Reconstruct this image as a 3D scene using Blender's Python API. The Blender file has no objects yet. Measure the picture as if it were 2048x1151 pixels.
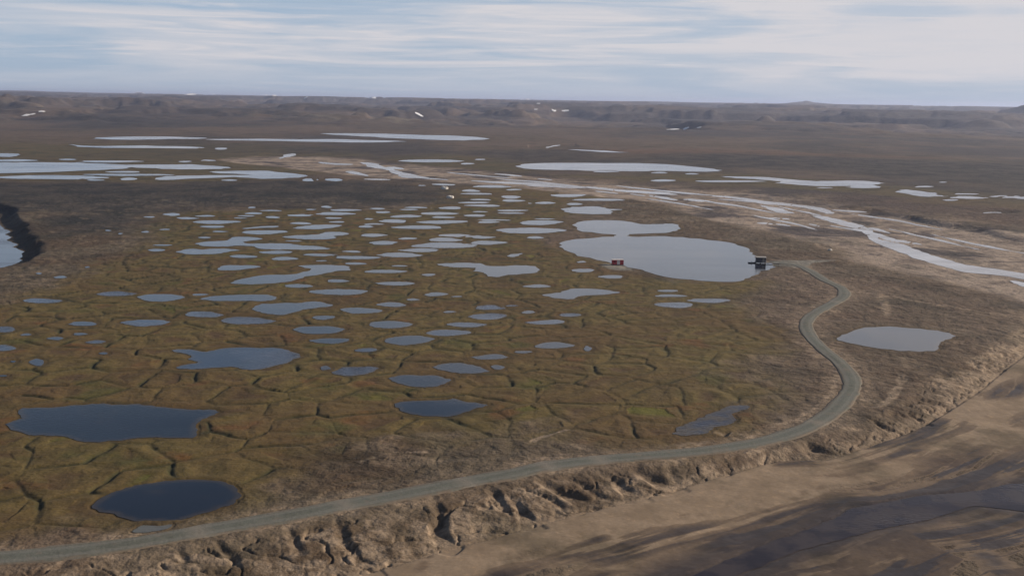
import bpy, bmesh, math, random
import numpy as np
from mathutils import Vector, Matrix
from mathutils.geometry import tessellate_polygon, delaunay_2d_cdt
random.seed(7)
R = math.radians
scene = bpy.context.scene
COL = scene.collection

# ------------------------------------------------------------------ camera
CAM_H, F_PX, PITCH, ROLL = 80.0, 2196.0, R(9.70), R(0.84)
F0 = Vector((0, math.cos(PITCH), -math.sin(PITCH)))
R0 = Vector((1, 0, 0)); U0 = Vector((0, math.sin(PITCH), math.cos(PITCH)))
RV = math.cos(ROLL)*R0 + math.sin(ROLL)*U0
UV = -math.sin(ROLL)*R0 + math.cos(ROLL)*U0
cd = bpy.data.cameras.new('camera'); cam = bpy.data.objects.new('camera', cd); COL.objects.link(cam)
m = Matrix((RV, UV, -F0)).transposed().to_4x4(); m.translation = Vector((0, 0, CAM_H))
cam.matrix_world = m
cd.sensor_width = 36; cd.lens = F_PX/2048*36; cd.clip_start = 1; cd.clip_end = 400000
scene.camera = cam

# ------------------------------------------------------------------ light
SUN_EL, SUN_AZ = R(21), R(14)          # azimuth: from +x towards +y
w = bpy.data.worlds.new('World'); scene.world = w; w.use_nodes = True
nt = w.node_tree; nt.nodes.clear()
def wn(t, **k):
    n = nt.nodes.new(t)
    for a, b in k.items(): setattr(n, a, b)
    return n
def lk(tree, a, b): tree.links.new(a, b)
sky = wn('ShaderNodeTexSky', sky_type='NISHITA'); sky.sun_disc = False
sky.sun_elevation = SUN_EL; sky.sun_rotation = R(90) - SUN_AZ
sky.air_density = 1.0; sky.dust_density = 0.6; sky.ozone_density = 2.5; sky.altitude = 300
bgn = wn('ShaderNodeBackground'); bgn.inputs[1].default_value = 0.11
out = wn('ShaderNodeOutputWorld'); tc = wn('ShaderNodeTexCoord')
def cloud(scale, off, sc, det, rough, lo, hi, dist=1.1):
    mp = wn('ShaderNodeMapping'); mp.inputs['Scale'].default_value = scale; mp.inputs['Location'].default_value = off
    n = wn('ShaderNodeTexNoise'); n.inputs['Scale'].default_value = sc; n.inputs['Detail'].default_value = det
    n.inputs['Roughness'].default_value = rough; n.inputs['Distortion'].default_value = dist
    r = wn('ShaderNodeMapRange', interpolation_type='SMOOTHSTEP'); r.inputs[1].default_value = lo; r.inputs[2].default_value = hi
    lk(nt, tc.outputs['Generated'], mp.inputs[0]); lk(nt, mp.outputs[0], n.inputs['Vector']); lk(nt, n.outputs[0], r.inputs[0])
    return r.outputs[0]
def wmath(op, a, b):
    n = wn('ShaderNodeMath', operation=op)
    for i, v in enumerate((a, b)):
        if isinstance(v, (int, float)): n.inputs[i].default_value = v
        else: lk(nt, v, n.inputs[i])
    return n.outputs[0]
sep = wn('ShaderNodeSeparateXYZ'); lk(nt, tc.outputs['Generated'], sep.inputs[0])
veil = cloud((2.2, 2.2, 28), (3.1, 0, 0.4), 1.3, 6, 0.52, 0.38, 0.62)
streak = cloud((3.0, 3.0, 60), (7.3, 1, 2.0), 1.6, 7, 0.62, 0.48, 0.64)
fine = cloud((7, 7, 120), (1.3, 4, 5.0), 1.8, 5, 0.6, 0.38, 0.68)
def ramp(sock, lo, hi, a=0.0, b=1.0):
    r = wn('ShaderNodeMapRange', interpolation_type='SMOOTHSTEP')
    r.inputs[1].default_value = lo; r.inputs[2].default_value = hi; r.inputs[3].default_value = a; r.inputs[4].default_value = b
    lk(nt, sock, r.inputs[0]); return r.outputs[0]
right = ramp(sep.outputs[0], -0.35, 0.40)            # more cloud to the right
low = ramp(sep.outputs[2], 0.004, 0.034)              # clear band along the horizon
high = ramp(wmath('SUBTRACT', sep.outputs[2], wmath('MULTIPLY', sep.outputs[0], 0.38)), 0.17, 0.33, 1.0, 0.0)
c = wmath('ADD', wmath('MULTIPLY', veil, 0.62), wmath('MULTIPLY', right, 0.30))
c = wmath('ADD', c, wmath('MULTIPLY', streak, 0.36))
c = wmath('MULTIPLY', c, wmath('ADD', wmath('MULTIPLY', low, 0.7), 0.3))
c = wmath('ADD', c, wmath('MULTIPLY', fine, 0.12))
c = wmath('MULTIPLY', c, high)
cl = wn('ShaderNodeClamp'); lk(nt, c, cl.inputs[0])
tint = wn('ShaderNodeMix', data_type='RGBA', blend_type='MULTIPLY'); tint.inputs[0].default_value = 1.0
tint.inputs[7].default_value = (0.62, 0.56, 0.53, 1)
lk(nt, sky.outputs[0], tint.inputs[6])
mx = wn('ShaderNodeMix', data_type='RGBA'); lk(nt, cl.outputs[0], mx.inputs[0])
CLOUD = (4.5, 4.4, 4.6, 1)
mx.inputs[7].default_value = CLOUD
pale = wn('ShaderNodeMix', data_type='RGBA'); lk(nt, wmath('MULTIPLY', ramp(sep.outputs[2], 0.10, 0.28, 1.0, 0.0), .85), pale.inputs[0])
pale.inputs[7].default_value = (2.5, 3.3, 4.4, 1); lk(nt, tint.outputs[2], pale.inputs[6]); lk(nt, pale.outputs[2], mx.inputs[6]); lk(nt, mx.outputs[2], bgn.inputs[0]); lk(nt, bgn.outputs[0], out.inputs[0])
sl = bpy.data.lights.new('sun', 'SUN'); sl.energy = 5.0; sl.angle = R(0.6); sl.color = (1.0, 0.86, 0.70)
so = bpy.data.objects.new('sun', sl); COL.objects.link(so)
sd = Vector((math.cos(SUN_EL)*math.cos(SUN_AZ), math.cos(SUN_EL)*math.sin(SUN_AZ), math.sin(SUN_EL)))
so.rotation_euler = sd.to_track_quat('Z', 'Y').to_euler()
vs = scene.view_settings; vs.view_transform = 'Standard'; vs.look = 'None'; vs.gamma = 1; vs.exposure = 0.42
scene.cycles.volume_bounces = 1; scene.cycles.max_bounces = 6

# ------------------------------------------------------------------ helpers
def unproj(pts, z=0.0):
    """points of the place given by their bearing and dip from the aircraft, met with level z"""
    p = np.asarray(pts, float).reshape(-1, 2)
    x = (p[:, 0]-1024)/F_PX; y = -(p[:, 1]-575.5)/F_PX
    d = x[:, None]*np.array(RV) + y[:, None]*np.array(UV) + np.array(F0)
    t = (z-CAM_H)/np.minimum(d[:, 2], -1e-4)
    return (d*t[:, None])[:, :2]
def zoom(ox, oy, s, pts): return [(ox+s*a, oy+s*b) for a, b in pts]

def hash2(i, j, k=0):
    n = (i.astype(np.int64)*374761393 + j.astype(np.int64)*668265263 + k*974634777) & 0x7fffffff
    n = ((n ^ (n >> 13))*1274126177) & 0x7fffffff
    n = ((n ^ (n >> 16))*668265263) & 0x7fffffff
    return ((n ^ (n >> 15)) & 0xffff)/65535.0
def vnoise(x, y, k=0):
    i = np.floor(x).astype(np.int64); j = np.floor(y).astype(np.int64); fx = x-i; fy = y-j
    u = fx*fx*fx*(fx*(fx*6-15)+10); v = fy*fy*fy*(fy*(fy*6-15)+10)
    def g(di, dj):
        a = hash2(i+di, j+dj, k)*6.28318
        return np.cos(a)*(fx-di)+np.sin(a)*(fy-dj)
    return 1.4*((g(0,0)*(1-u)+g(1,0)*u)*(1-v)+(g(0,1)*(1-u)+g(1,1)*u)*v)
def fbm(x, y, oct=4, k=0, gain=0.5):
    s = 0; a = 1; t = 0; c_, s_ = math.cos(.6), math.sin(.6)
    for o in range(oct):
        s = s+a*vnoise(x, y, k+o*17); t += a; a *= gain
        x, y = (x*c_-y*s_)*2.03+5.1, (x*s_+y*c_)*2.03-3.7
    return s/t*1.6
def sstep(a, b, x):
    t = np.clip((x-a)/(b-a), 0, 1); return t*t*(3-2*t)
def seg_dist(px, py, poly, closed=True):
    """distance to polyline, arc parameter of the closest point, inside test"""
    P = np.asarray(poly, float); n = len(P)
    best = np.full(px.shape, 1e18); perp = np.zeros(px.shape); par = np.zeros(px.shape); ins = np.zeros(px.shape, bool); side = np.zeros(px.shape)
    L = 0.0
    for a in range(n if closed else n-1):
        x0, y0 = P[a]; x1, y1 = P[(a+1) % n]; dx = x1-x0; dy = y1-y0; l2 = dx*dx+dy*dy+1e-9
        t = np.clip(((px-x0)*dx+(py-y0)*dy)/l2, 0, 1)
        d = (px-x0-t*dx)**2+(py-y0-t*dy)**2
        l = math.sqrt(l2); cp = (dx*(py-y0)-dy*(px-x0))/l; m_ = (d < best-1e-7) | ((d <= best+1e-7) & (np.abs(cp) > perp)); best = np.where(m_, np.minimum(d, best), best); perp = np.where(m_, np.abs(cp), perp); par = np.where(m_, L+t*l, par); L += l
        if closed and y0 != y1:
            cr = ((y0 > py) != (y1 > py)) & (px < (x1-x0)*(py-y0)/(y1-y0)+x0)
            ins ^= cr
        elif not closed:
            side = np.where(m_, np.sign(cp), side)
    best = np.sqrt(best)
    return (np.where(ins, -best, best) if closed else best*np.where(side == 0, 1, side)), par
def catmull(P, n=6, closed=True):
    P = np.asarray(P, float); N = len(P); o = []
    for i in range(N if closed else N-1):
        g = lambda q: P[(i+q) % N] if closed else P[min(max(i+q, 0), N-1)]
        a, b, c_, d = g(-1), g(0), g(1), g(2)
        for s in range(n):
            t = s/n
            o.append(0.5*((2*b)+(c_-a)*t+(2*a-5*b+4*c_-d)*t*t+(3*b-a-3*c_+d)*t**3))
    if not closed: o.append(P[-1])
    return np.array(o)

# ------------------------------------------------------------------ water outlines (traced by bearing and dip)
WATER = []      # (world outline, z level, kind, label)
LV = 0.0
def blob(x0, x1, y0, y1, seed):
    """outline of one small tundra pond"""
    rnd = random.Random(seed); cx = (x0+x1)/2; cy = (y0+y1)/2; a = (x1-x0)/2; b = (y1-y0)/2
    n = 12; ph = rnd.uniform(0, 6.28); pw = rnd.uniform(.95, 1.45); sk = rnd.uniform(-.35, .35)
    pts = []
    for i in range(n):
        t = 2*math.pi*i/n+rnd.uniform(-.12, .12)
        rr = 1+.06*math.sin(2*t+ph)+.07*math.sin(3*t+ph*2)+rnd.uniform(-.11, .09)
        cx_ = math.cos(t)*1.06; sy = math.copysign(abs(math.sin(t))**pw, math.sin(t))
        pts.append((cx+a*rr*cx_+sk*a*sy*.5, cy+b*rr*sy))
    return pts
def roughen(P, amp, seed, rounds=1):
    rnd = random.Random(seed)
    for _ in range(rounds):
        o = []
        for i in range(len(P)):
            a = P[i]; b = P[(i+1) % len(P)]; d = b-a; l = np.hypot(*d)
            o.append(a); mid = (a+b)/2+np.array((-d[1], d[0]))*rnd.uniform(-amp, amp)
            o.append(mid)
        P = np.array(o); amp *= .9
    return P
def add_water(pts, kind='pond', z=0.0, smooth=2, rough=.19, label=None):
    W = catmull(unproj(pts, z), smooth); W = roughen(W, rough, len(WATER), 1); c = W.mean(axis=0)
    if kind == 'pond':
        for V, z_, k_, l_ in WATER:
            if k_ != 'pond' or (V.max(axis=0) < W.min(axis=0)).any() or (W.max(axis=0) < V.min(axis=0)).any(): continue
            if (seg_dist(c[:1], c[1:], V)[0][0] < 0 or seg_dist(V.mean(axis=0)[:1], V.mean(axis=0)[1:], W)[0][0] < 0): return
    WATER.append((W, z, kind, label))
def ribbon(pts, z=-1.0, kind='river', seed=0, rough=.10, label=None):
    """a braided channel: centre line (x, y, half thickness) seen from the air"""
    top = [(x, y-h) for x, y, h in pts]; bot = [(x, y+h) for x, y, h in pts][::-1]
    add_water(top+bot, kind, z, 2, rough, label)

P7 = (300, 380, .19531); P8 = (700, 360, .19531); S = .34757; S6 = .37104
big = [
 (P7, [(460,550),(600,525),(790,515),(840,482),(1000,478),(1150,495),(1080,512),(950,528),(1030,548),(1300,545),(1450,550),(1560,568),(1700,572),(1850,597),(1750,607),(1500,607),(1280,608),(1110,595),(1040,572),(860,568),(790,577),(600,575)]),
 (P7, [(265,628),(420,600),(540,608),(620,600),(800,600),(930,614),(820,625),(740,645),(600,655),(400,655),(300,640)]),
 (P7, [(1350,478),(1550,460),(1740,450),(1800,430),(1950,428),(2040,445),(1980,462),(1880,468),(1900,488),(1800,503),(1580,503),(1450,492)]),
 (P7, [(820,948),(950,905),(1180,868),(1430,862),(1610,830),(1640,800),(1515,775),(1700,765),(2000,770),(2035,795),(2045,820),(1900,828),(1700,870),(1580,885),(1450,930),(1200,955),(980,962)]),
 (P7, [(1455,390),(1600,360),(1800,352),(1960,357),(1900,378),(1750,398),(1600,398)]),
 (P7, [(940,392),(1030,382),(1180,368),(1320,367),(1290,380),(1120,385),(1000,396)]),
 (P7, [(695,812),(760,770),(900,768),(1060,770),(1135,785),(1020,802),(880,818),(750,820)]),
 (P8, [(885,858),(1100,845),(1330,850),(1400,875),(1560,880),(1700,870),(1900,880),(1925,930),(1890,950),(1620,968),(1530,990),(1420,985),(1400,970),(1340,940),(1260,928),(1290,897),(1100,893),(960,880)]),
 (P8, [(1605,772),(1680,755),(1780,748),(1730,768),(1690,785),(1640,785)]),
 ((0,550,S), [(1455,190),(1510,163),(1700,160),(1800,150),(1915,168),(1880,182),(1740,198),(1640,227),(1540,222),(1480,208)]),
 ((0,550,S), [(990,430),(1090,425),(1190,440),(1300,418),(1560,415),(1660,430),(1725,462),(1680,490),(1500,540),(1400,540),(1330,525),(1100,540),(1015,532),(1060,515),(1140,500),(1085,485),(1100,462)]),
 ((0,550,S), [(30,855),(130,820),(105,795),(130,762),(300,760),(440,745),(600,735),(640,745),(760,740),(900,755),(1080,770),(1200,770),(1265,785),(1190,820),(1130,855),(1130,900),(1110,935),(900,930),(750,940),(520,957),(430,945),(360,925),(200,920),(100,895)]),
 ((0,800,.30503), [(600,690),(700,620),(830,570),(950,545),(1130,525),(1300,518),(1480,535),(1560,580),(1570,640),(1500,690),(1330,740),(1180,785),(1000,795),(850,780),(700,735)]),
 ((650,500,S), [(620,670),(700,650),(800,650),(900,670),(960,690),(900,705),(780,708),(680,690)]),
 ((650,500,S), [(30,690),(100,672),(300,672),(290,690),(220,715),(110,722),(40,705)]),
 ((650,500,S), [(370,740),(420,720),(600,718),(720,740),(700,760),(620,785),(520,785),(420,765)]),
 ((650,500,S), [(400,880),(500,865),(700,860),(735,850),(780,862),(940,888),(850,915),(780,940),(680,957),(530,945),(430,920)]),
 ((650,500,S), [(1250,255),(1360,243),(1410,222),(1550,222),(1700,240),(1650,250),(1460,265),(1440,278),(1380,280),(1300,270)]),
 ((650,500,S), [(285,188),(380,182),(470,182),(520,192),(440,203),(350,200)]),
 ((1300,500,S6), [(1005,478),(1060,450),(1160,415),(1350,415),(1550,432),(1650,462),(1580,490),(1560,510),(1535,543),(1350,543),(1150,515),(1040,490)]),
 ((0,0,1), [(1150,452),(1160,443),(1200,440),(1240,441),(1268,445),(1285,448),(1315,448),(1345,447),(1362,457),(1340,464),(1290,467),(1258,468),(1262,473),(1330,472),(1400,477),(1470,487),(1500,500),(1512,511),(1533,524),(1552,534),(1520,545),(1500,555),(1470,563),(1400,561),(1330,553),(1290,542),(1250,531),(1180,515),(1128,499),(1118,487),(1150,478),(1228,473),(1222,468),(1165,463)]),
 ((650,150,S), [(1095,523),(1200,508),(1500,505),(1900,510),(2150,530),(2290,548),(2200,556),(1900,552),(1600,554),(1400,546),(1200,542)]),
 ((650,150,S), [(1365,775),(1420,758),(1580,757),(1640,770),(1715,772),(1640,782),(1650,798),(1500,798),(1400,790)]),
 ((0,0,1), [(640,267),(720,267),(900,271),(980,277),(930,281),(850,279),(760,275),(690,271)]),
 ((0,0,1), [(425,278),(560,278),(700,279),(815,283),(700,285),(560,282),(430,280)]),
 ((0,0,1), [(190,275),(300,273),(400,275),(395,278),(220,279)]),
 ((0,0,1), [(135,289),(190,292),(290,291),(398,294),(395,297),(300,296),(190,295)]),
 ((0,0,1), [(1135,299),(1180,300),(1260,305),(1200,304)]),
 ((0,150,S), [(-500,508),(0,503),(450,502),(720,516),(1100,513),(1330,535),(1150,543),(930,540),(760,530),(700,540),(500,548),(200,560),(-500,565)]),
 ((0,150,S), [(890,600),(950,582),(1200,576),(1450,574),(1220,560),(1240,553),(1500,550),(1620,560),(1760,575),(1720,590),(1500,597),(1350,586),(1000,602)]),
 ((1300,150,.37104), [(380,546),(520,547),(640,551),(760,562),(900,572),(1050,569),(1180,572),(1270,583),(1200,590),(1240,604),(1150,610),(1050,604),(1100,597),(900,598),(760,588),(670,580),(700,574),(560,560),(460,556)]),
 ((1300,150,.37104), [(1330,625),(1380,616),(1500,632),(1550,634),(1540,645),(1610,652),(1500,656),(1420,648)]),
 ((1300,150,.37104), [(1590,665),(1660,652),(1750,655),(1830,662),(1740,667),(1650,664)]),
]
for (ox, oy, s_), pts in big: add_water(zoom(ox, oy, s_, pts))
for i, e in enumerate([(140,310,235,262),(275,490,275,298),(470,665,255,272),(460,900,308,345),(530,755,362,386),(630,795,417,430),
    (490,630,477,493),(40,225,555,570),(-20,150,598,628),(100,205,396,408),(1005,1080,170,185),(1140,1350,202,217),(965,1155,227,248),
    (900,1075,257,270),(860,985,279,290),(1190,1320,266,288),(1420,1680,245,270),(1700,2090,226,256),(1855,2150,193,215),(1590,1700,192,204),
    (1755,1860,160,182),(1800,1960,277,295),(1840,1990,318,333),(1440,1650,328,352),(935,1425,410,450),(1400,1550,513,526),(1130,1470,620,650),
    (1570,1930,650,675),(815,1090,662,695),(1250,1510,683,717),(1700,1810,717,728),(1380,1665,960,998),(1815,2030,912,943),(425,600,1058,1080)]):
    o = P7[0]; s = P7[2]
    add_water(blob(P7[0]+e[0]*s, P7[0]+e[1]*s, P7[1]+e[2]*s, P7[1]+e[3]*s, i))
P8 = (700, 360, .19531)
for i, e in enumerate([(850,1060,38,52),(695,775,50,60),(935,1000,70,98),(1255,1640,52,78),(1150,1330,95,122),(1140,1465,132,149),
    (1595,1755,90,105),(1560,1740,155,192),(1545,1785,198,222),(1125,1410,220,240),(1235,1440,192,208),(1195,1550,250,272),(1000,1050,165,190),
    (560,820,272,288),(520,685,294,308),(920,1135,272,298),(205,360,284,300),(265,405,318,340),(1500,1810,302,320),(1515,1780,328,345),
    (1255,1410,317,330),(725,1095,327,355),(415,730,355,384),(840,1060,369,390),(1165,1385,350,375),(1290,1640,401,416),(1290,1530,418,440),
    (150,245,390,405),(305,590,402,437),(125,340,442,459),(90,235,463,487),(700,1185,410,447),(460,930,465,502),(1870,2100,391,405),
    (1815,1980,575,600),(105,375,547,580),(500,680,585,608),(930,1320,552,585),(1250,1470,571,598),(810,1125,587,630),(200,490,622,660),
    (660,1280,638,697),(1225,1605,620,660),(520,915,697,735),(280,725,742,790),(-80,110,720,740),(-150,290,775,808),(-60,165,842,864),
    (430,585,870,885),(150,555,915,952),(740,880,955,980),(250,660,1040,1077),(1780,2040,1068,1100),(1770,1860,232,242)]):
    s = P8[2]; add_water(blob(P8[0]+e[0]*s, P8[0]+e[1]*s, P8[1]+e[2]*s, P8[1]+e[3]*s, 100+i))
S = .34757
P4 = (0, 550)
for i, e in enumerate([(135,345,132,162),(565,775,92,120),(790,1060,107,150),(1110,1210,103,120),(1180,1590,110,150),(315,380,3,18),
    (1070,1270,208,243),(395,558,266,292),(710,965,252,294),(1270,1570,240,282),(-60,90,292,330),(120,180,334,347),(270,365,353,372),
    (425,500,330,345),(500,605,373,392),(-60,90,400,435),(170,255,480,520),(570,620,442,455),(1790,2110,78,113),(1800,1930,232,255),
    (1685,1985,292,335),(1800,2000,360,393),(-20,45,573,582),(60,90,490,500),(1845,1900,520,545)]):
    add_water(blob(P4[0]+e[0]*S, P4[0]+e[1]*S, P4[1]+e[2]*S, P4[1]+e[3]*S, 200+i))
P5 = (650, 500)
for i, e in enumerate([(575,700,242,265),(730,790,262,270),(305,465,300,325),(470,540,277,290),(100,320,328,365),(255,495,405,448),
    (180,300,562,585),(585,835,456,492),(710,920,413,443),(865,1040,315,342),(1040,1110,314,323),(835,1040,362,398),(680,750,348,360),
    (1130,1210,347,365),(1350,1470,360,383),(1170,1385,400,428),(1210,1430,528,566),(855,1050,598,628),(1090,1190,578,592),(960,1030,658,686),
    (1145,1290,198,216),(1430,1540,105,127),(1575,1720,143,163),(335,615,490,543),(1490,1535,550,580),(1450,1500,62,72)]):
    add_water(blob(P5[0]+e[0]*S, P5[0]+e[1]*S, P5[1]+e[2]*S, P5[1]+e[3]*S, 300+i))
S6 = .37104
for i, e in enumerate([(45,145,212,225),(30,190,238,252),(30,235,280,308),(218,415,258,283)]):
    add_water(blob(1300+e[0]*S6, 1300+e[1]*S6, 500+e[2]*S6, 500+e[3]*S6, 400+i))
P2 = (650, 150)
for i, e in enumerate([(420,800,486,502),(780,860,505,514),(865,920,482,489),(1550,1680,552,560),(1880,1970,557,566),(1880,2010,600,613),
    (1300,1500,684,700),(1430,1715,710,724),(1390,1480,735,748),(1110,1360,835,862),(985,1370,878,910),(1165,1260,925,940),(1215,1320,728,742)]):
    add_water(blob(P2[0]+e[0]*S, P2[0]+e[1]*S, P2[1]+e[2]*S, P2[1]+e[3]*S, 500+i))
for i, e in enumerate([(-30,610,577,600),(500,960,567,580),(610,800,552,562),(460,800,491,503),(925,1095,529,543),(1155,1240,487,496),(-60,115,450,470),
    (-60,215,485,498),(500,600,600,608),(690,790,590,605),(1275,1365,600,609),(1735,1830,595,612),(1870,1970,595,610),(340,435,481,490),
    (1030,1100,493,502),(1240,1305,418,430),(605,640,890,897),(680,706,908,915),(815,860,897,906),(490,515,1100,1108),(210,240,1135,1146),
    (830,890,812,820)]):
    add_water(blob(e[0]*S, e[1]*S, 150+e[2]*S, 150+e[3]*S, 600+i))
for i, e in enumerate([(250,600,567,578),(0,145,563,572),(1580,1660,669,677),(1640,1770,637,644),(1840,2000,648,662),(1960,2100,655,668),
    (-5,100,520,528),(190,260,529,536),(900,980,604,610),(1430,1530,597,605),(1560,1600,575,580)]):
    add_water(blob(1300+e[0]*.37104, 1300+e[1]*.37104, 150+e[2]*.37104, 150+e[3]*.37104, 700+i))
add_water([(1345,865),(1362,851),(1380,843),(1412,828),(1440,820),(1455,812),(1480,809),(1498,811),(1494,818),(1463,827),(1474,838),(1458,848),(1430,853),(1418,864),(1375,871),(1352,868)], 'marsh', 0.0)
add_water(zoom(0, 800, .30503, [(870,862),(900,835),(940,816),(1030,822),(1130,812),(1100,838),(1050,850),(980,862)]), 'puddle', 0.0)
# the braided river of the valley, 1 m below the plain
ZR = -1.2
def z3(l): return [(1300+a*.37104, 150+b*.37104, h*.37104) for a, b, h in l]
def z2(l): return [(650+a*S, 150+b*S, h*S) for a, b, h in l]
for i, l in enumerate([
    z3([(340,652,2),(420,657,5),(520,670,7),(620,688,9),(720,695,7),(800,705,6),(880,716,9),(950,734,13),(990,742,3)]),
    z3([(600,704,3),(680,727,13),(770,742,3)]),
    z3([(880,757,4),(960,775,11),(1050,800,14),(1150,830,20),(1200,868,26),(1290,905,28),(1400,950,26),(1500,985,24),(1600,1015,22),(1700,1042,20),(1850,1058,17),(1950,1073,15),(2120,1100,14)]),
    z3([(1180,824,2),(1230,832,8),(1290,850,2)]), z3([(1290,885,2),(1370,897,7),(1460,912,2)]),
    z3([(0,632,3),(60,636,7),(140,643,3)]), z3([(0,652,2),(40,656,4),(80,664,2)]), z3([(60,662,2),(100,667,4),(140,672,2)]),
    z3([(180,670,2),(240,674,6),(290,680,3)]), z3([(580,797,2),(620,798,5),(660,802,2)]), z3([(680,803,2),(720,807,4),(760,813,2)]),
    z3([(860,803,2),(890,809,4),(920,816,2)]), z3([(990,728,2),(1080,733,5),(1160,738,2)]), z3([(1950,1110,4),(2020,1130,12),(2100,1160,10)]),
    z3([(1800,742,2),(1850,740,2),(1890,741,2)]), z3([(640,770,2),(700,772,3),(750,776,2)]), z3([(1100,750,2),(1240,770,3),(1340,783,2)]),
    z2([(850,608,2),(950,615,5),(1100,621,7),(1250,630,8),(1400,642,9),(1500,646,3)]), z2([(1500,645,3),(1550,648,6),(1700,664,6),(1850,675,7),(1980,682,5)]),
    z2([(1170,636,2),(1260,640,4),(1330,643,2)]), z2([(980,568,2),(1060,575,4),(1130,582,2)]), z2([(1230,597,2),(1300,602,2)]),
    z2([(1560,668,2),(1640,676,3),(1700,682,2)]), z2([(1870,692,2),(1940,705,7),(2020,718,3)]), z2([(1760,684,2),(1800,690,3),(1840,694,2)]),
    z2([(210,505,3),(280,520,13),(340,536,7),(400,555,13),(440,573,17),(520,583,9),(600,595,3),(700,602,2)]),
    z2([(120,557,2),(160,560,9),(230,575,5),(250,578,2)]), z2([(230,599,2),(300,600,4),(370,602,2)]), z2([(330,533,2),(400,534,6),(450,540,2)]),
    z2([(1275,418,2),(1310,409,3),(1350,404,2)]), z2([(-30,503,3),(60,512,5),(150,514,3)]), z2([(620,628,2),(680,630,5),(740,632,2)]),
    [(560,316,1),(575,311,3),(590,309,2)], [(1000,358,.6),(1100,366,1.2),(1200,378,.6)], [(1240,372,.6),(1340,383,1.4),(1440,392,.6)], [(1385,398,.7),(1460,409,1.6),(1540,424,.7)],
    [(1665,452,.8),(1740,465,1.8),(1800,482,.7)], [(1780,458,.7),(1860,476,1.7),(1950,497,.7)], [(1870,470,.7),(1950,488,1.6),(2048,506,.8)], [(1300,398,.6),(1360,407,1.3),(1420,418,.6)],
    [(1510,431,.7),(1580,445,1.7),(1630,458,.7)], [(1560,414,.6),(1605,423,1.3),(1640,430,.6)], [(900,345,.5),(960,351,1.0),(1020,356,.5)],
    [(1440,398,.6),(1490,402,1.2),(1560,408,.6)], [(1740,432,.6),(1820,446,1.4),(1880,458,.6)]]):
    ribbon(l, ZR, 'river', i)
# river below the left bank
LZ = -4.0
add_water([(-500,400),(-60,412),(0,449),(7,456),(21,463),(10,468),(23,474),(14,481),(36,489),(24,494),(49,503),(38,517),(45,520),(27,529),(0,539),(-150,570),(-500,620)], 'leftriver', LZ, 2, .08)
# open water channel on the braided mud flat, lower right
MZ = -2.3
def z1(l): return [(1200+a*.41406, 800+b*.41406) for a, b in l]
add_water(z1([(2300,395),(2048,400),(1960,405),(1880,425),(1790,440),(1690,448),(1560,458),(1430,482),(1300,506),(1210,522),(1150,560),(1010,622),(830,680),(640,760),(480,830),(300,900),(520,905),(640,850),(800,790),(940,730),(1090,690),(1240,650),(1400,610),(1560,580),(1700,540),(1800,510),(1930,520),(2048,535),(2300,560)]), 'channel', MZ, 3, .10)

# ------------------------------------------------------------------ terrain features
ROAD_PX = [(1546,523),(1570,527),(1594,530),(1623,543),(1652,561),(1682,575),(1688,590),(1671,603),(1641,619),(1619,634),(1612,652),(1623,674),(1649,700),(1678,723),(1701,752),(1703,775),(1690,797),(1664,823),(1626,848),(1582,866),(1523,882),(1448,895),(1374,904),(1300,910),(1195,919),(1088,932),(1027,946),(935,962),(844,980),(783,992),(691,1008),(600,1026),(518,1041),(396,1062),(274,1084),(152,1100),(0,1114),(-300,1128)]
ROAD = catmull(unproj(ROAD_PX, 0.2), 8, False); ROAD_W = 3.1
BASE_PX = [(-900,1300),(-300,1250),(0,1225),(300,1195),(600,1158),(740,1142),(850,1112),(900,1095),(980,1077),(1067,1052),(1190,1020),(1340,982),(1450,950),(1560,922),(1650,918),(1740,892),(1850,850),(1900,820),(1960,782),(2048,712),(2250,570),(2700,490)]
BASE = catmull(unproj(BASE_PX, MZ+.4), 5, False)
TOP_PX = [(-900,1200),(-300,1158),(0,1136),(300,1103),(500,1068),(700,1030),(860,1002),(960,980),(1080,955),(1200,936),(1350,922),(1500,902),(1580,885),(1660,862),(1740,836),(1800,800),(1860,752),(1960,700),(2048,650),(2250,540),(2700,470)]
TOP = catmull(unproj(TOP_PX, 0), 4, False)
GULLY = [  # (bearing/dip line from head to mouth, depth, half width)
 ([(858,1000),(872,1018),(880,1038),(874,1062),(895,1086),(925,1092)],2.4,3.0),([(672,1042),(682,1060),(690,1078),(704,1098)],1.5,2.2),([(716,1098),(728,1118),(750,1146)],2.4,2.6),
 ([(958,968),(980,986),(1004,1004),(1014,1022)],1.7,2.3),([(1022,996),(1040,1010),(1052,1028),(1072,1050)],2.6,2.8),([(1056,958),(1100,974),(1145,990),(1196,1012)],2.8,3.2),
 ([(1046,978),(1090,992),(1140,1012),(1150,1024)],1.4,2.2),([(1196,950),(1236,962),(1262,978),(1284,998)],2.2,3.2),([(1262,940),(1306,955),(1340,968),(1362,980)],2.6,3.6),
 ([(1574,882),(1600,890),(1630,900),(1664,910)],3.4,4.6),([(1811,824),(1835,832),(1862,846)],1.8,1.8),([(1732,840),(1756,848),(1782,858)],1.8,2.0),
 ([(1396,866),(1430,872),(1462,876)],1.6,2.4),([(1500,874),(1522,878),(1536,874)],1.4,2.2),([(132,1094),(128,1118),(112,1146)],1.5,2.4),
 ([(420,1075),(440,1096),(470,1124)],1.1,1.6),([(560,1052),(590,1080),(604,1110)],1.0,1.8),([(352,1106),(372,1128)],.9,1.5),
 ([(1636,490),(1648,495),(1664,498)],2.4,5),([(1690,507),(1720,512),(1735,515)],1.4,3.5),([(1660,512),(1690,518)],1.0,3.0),
 ([(1325,922),(1345,946),(1352,966)],.9,2.0),([(1112,955),(1160,968),(1216,996)],1.2,2.0),([(1436,936),(1462,944)],1.0,2.4),([(1100,1006),(1124,1026)],1.0,1.8),
]
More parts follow.
